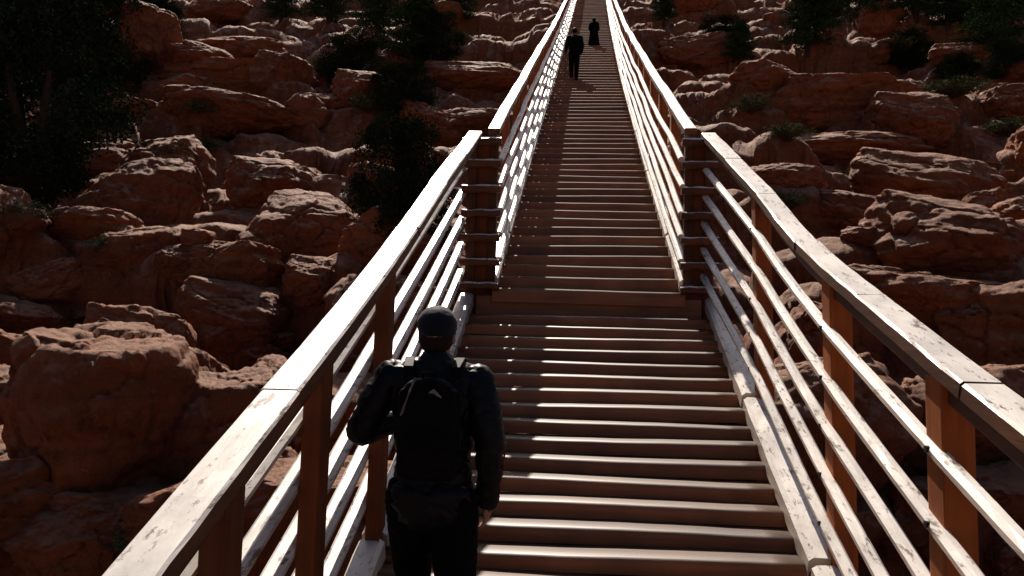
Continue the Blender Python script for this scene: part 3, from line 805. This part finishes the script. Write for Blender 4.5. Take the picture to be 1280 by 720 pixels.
# --- his backpack
bk = empty('backpack', (hp.x, YP, ftz)); bk.scale = (S_,)*3; tag(bk, 'slim black backpack with small pale mark on the back of the near walker', 'backpack')
bm = bmesh.new(); box(bm, (0.005, -.175, 1.25), (.27, .10, .40), bev=.05); ell(bm, (0.005, -.20, 1.18), (.115, .06, .13)); ell(bm, (.005, -.175, 1.44), (.11, .05, .05))
fuse('bag', bm, M_pack, bk, .008, 6, folds=.004, seed=5)
for s in (-1, 1):
    bm = bmesh.new(); sweep(bm, [(s*.085, -.15, 1.44), (s*.105, -.10, 1.53), (s*.115, -.02, 1.566), (s*.12, .08, 1.54), (s*.125, .15, 1.44), (s*.125, .165, 1.30), (s*.13, .13, 1.15), (s*.15, .0, 1.08), (s*.12, -.13, 1.08)], .045, .012, lit_top=False); link('strap', bm, M_pack, bk)
bm = bmesh.new(); sweep(bm, [(-.105, -.222, 1.33), (-.09, -.2355, 1.37), (-.070, -.2355, 1.43), (-.05, -.215, 1.49)], .014, .006, lit_top=False); link('webbing', bm, M_strap, bk)
bm = bmesh.new(); tube(bm, [(.015, -.2385, 1.43), (.035, -.242, 1.438), (.050, -.242, 1.425), (.070, -.2385, 1.41)], [.004, .009, .007, .002], 8); link('emblem', bm, M_mark, bk, smooth=True)
bm = bmesh.new(); tube(bm, [(-.03, -.17, 1.47), (-.02, -.19, 1.51), (.03, -.19, 1.51), (.04, -.17, 1.47)], [.008]*4, 8); link('handle', bm, M_pack, bk, smooth=True)

# --- far walker with a pole
Y2 = 22.9
f2 = px_at(717, 107, Y2); z2 = base_up(Y2)+.07; Hs = 1.56
p2 = empty('person', (f2.x, Y2, z2)); p2.scale = (Hs/1.75,)*3; tag(p2, 'distant person in black walking up the far steps by the left railing', 'person')
c2 = Vector((0, .02, 1.62))
bm = bmesh.new()
def body_simple(bm, g=0):
    ell(bm, (0, 0, 1.33), (.17+g, .11+g, .17+g)); ell(bm, (0, 0, 1.08), (.15+g, .11+g, .17+g)); ell(bm, (0, 0, .92), (.165+g, .12+g, .12+g)); limb(bm, [(-.15, 0, 1.42), (.15, 0, 1.42)], [.06+g]*2)
a2 = [Vector((-.09, 0, .9)), Vector((-.09, .16, .52)), Vector((-.08, .14, .22))]; b2 = [Vector((.09, 0, .9)), Vector((.09, .0, .48)), Vector((.08, -.06, .09))]
ar = [Vector((.19, 0, 1.42)), Vector((.25, -.04, 1.14)), Vector((.22, .10, .95))]; al = [Vector((-.19, 0, 1.42)), Vector((-.26, -.02, 1.15)), Vector((-.28, .18, 1.05))]
body_simple(bm); head(bm, c2); limb(bm, [(0, 0, 1.42), (0, .01, 1.53)], [.06, .055])
for L in (a2, b2): limb(bm, L, [.085, .058, .04])
for L in (ar, al): limb(bm, L, [.05, .04, .028])
hand(bm, ar[2], Vector((0, .2, -1)), 1, .6, up=Vector((1, 0, 0))); hand(bm, al[2], Vector((0, .8, .1)), -1, 1.2, up=Vector((-1, 0, .1)))
for L in (a2, b2): limb(bm, [L[2], L[2]+Vector((0, .12, -.05))], [.04, .032])
fuse('body', bm, M_skin, p2, .012, 3)
bm = bmesh.new(); body_simple(bm, .03); ell(bm, (0, -.12, 1.2), (.17, .11, .26))
for L in (ar, al): limb(bm, L, [.08, .068, .045])
fuse('jacket', bm, M_black, p2, .014, 4, folds=.006)
bm = bmesh.new()
for L in (a2, b2): limb(bm, L, [.105, .08, .062])
fuse('trousers', bm, M_black, p2, .014, 4)
bm = bmesh.new(); ell(bm, c2+Vector((0, -.02, .035)), (.088, .102, .10)); fuse('hair', bm, M_hair, p2, .014, 3)
for L in (a2, b2):
    bm = bmesh.new(); limb(bm, [L[2]+Vector((0, -.02, -.04)), L[2]+Vector((0, .14, -.055))], [.05, .04]); fuse('shoe', bm, M_shoe, p2, .012, 2)
bm = bmesh.new(); k = Hs/1.75; hx_ = al[2]+Vector((0, .07, .0))
pb = Vector((f2.x, Y2, z2))
tip = pb + Vector((-.30*k, .22*k, .02)); tip.z = base_up(tip.y)+.06
tube(bm, [tuple(tip), tuple(pb+Vector((hx_.x, hx_.y, hx_.z+.08))*k)], [.008, .012], 8); 
tag(link('walking_pole', bm, M_iron, smooth=True), 'thin dark walking pole held by the distant standing person', 'walking pole')
# --- small far person in a long cloak
Y3 = 30.3
f3 = px_at(742, 60, Y3); z3 = base_up(Y3)+.07
p3 = empty('person', (f3.x, Y3, z3)); p3.scale = (1.16/1.75,)*3; tag(p3, 'small farthest person in a long dark cloak standing on the far steps', 'person')
c3 = Vector((0, .02, 1.62))
lg3 = [[Vector((k*.09, 0, .9)), Vector((k*.09, .03, .48)), Vector((k*.08, -.02, .09))] for k in (-1, 1)]
ar3 = [[Vector((k*.19, 0, 1.42)), Vector((k*.25, .0, 1.14)), Vector((k*.16, .16, 1.0))] for k in (-1, 1)]
bm = bmesh.new(); body_simple(bm); head(bm, c3); limb(bm, [(0, 0, 1.42), (0, .01, 1.53)], [.06, .055])
for L in lg3: limb(bm, L, [.085, .058, .04]); limb(bm, [L[2], L[2]+Vector((0, .12, -.05))], [.04, .032])
for k, L in zip((-1, 1), ar3): limb(bm, L, [.05, .04, .028]); hand(bm, L[2], Vector((-k*.6, .7, 0)), k, .8, up=Vector((0, 0, 1)))
fuse('body', bm, M_skin, p3, .012, 3)
bm = bmesh.new(); body_simple(bm, .05)
for k in range(9):
    a = k*2*math.pi/9; limb(bm, [(math.cos(a)*.10, math.sin(a)*.07, 1.15), (math.cos(a)*.18, math.sin(a)*.13, .6), (math.cos(a)*.25, math.sin(a)*.19, .14)], [.10, .10, .09])
for L in ar3: limb(bm, L, [.09, .085, .06])
fuse('cloak', bm, M_black, p3, .016, 5, folds=.012)
bm = bmesh.new(); ell(bm, c3+Vector((0, -.03, .02)), (.11, .12, .13)); limb(bm, [c3+Vector((0, -.03, -.05)), c3+Vector((0, -.01, -.2))], [.10, .13]); fuse('hood', bm, M_black, p3, .014, 3)
for L in lg3:
    bm = bmesh.new(); limb(bm, [L[2]+Vector((0, -.02, -.04)), L[2]+Vector((0, .14, -.055))], [.05, .04]); fuse('shoe', bm, M_shoe, p3, .012, 2)
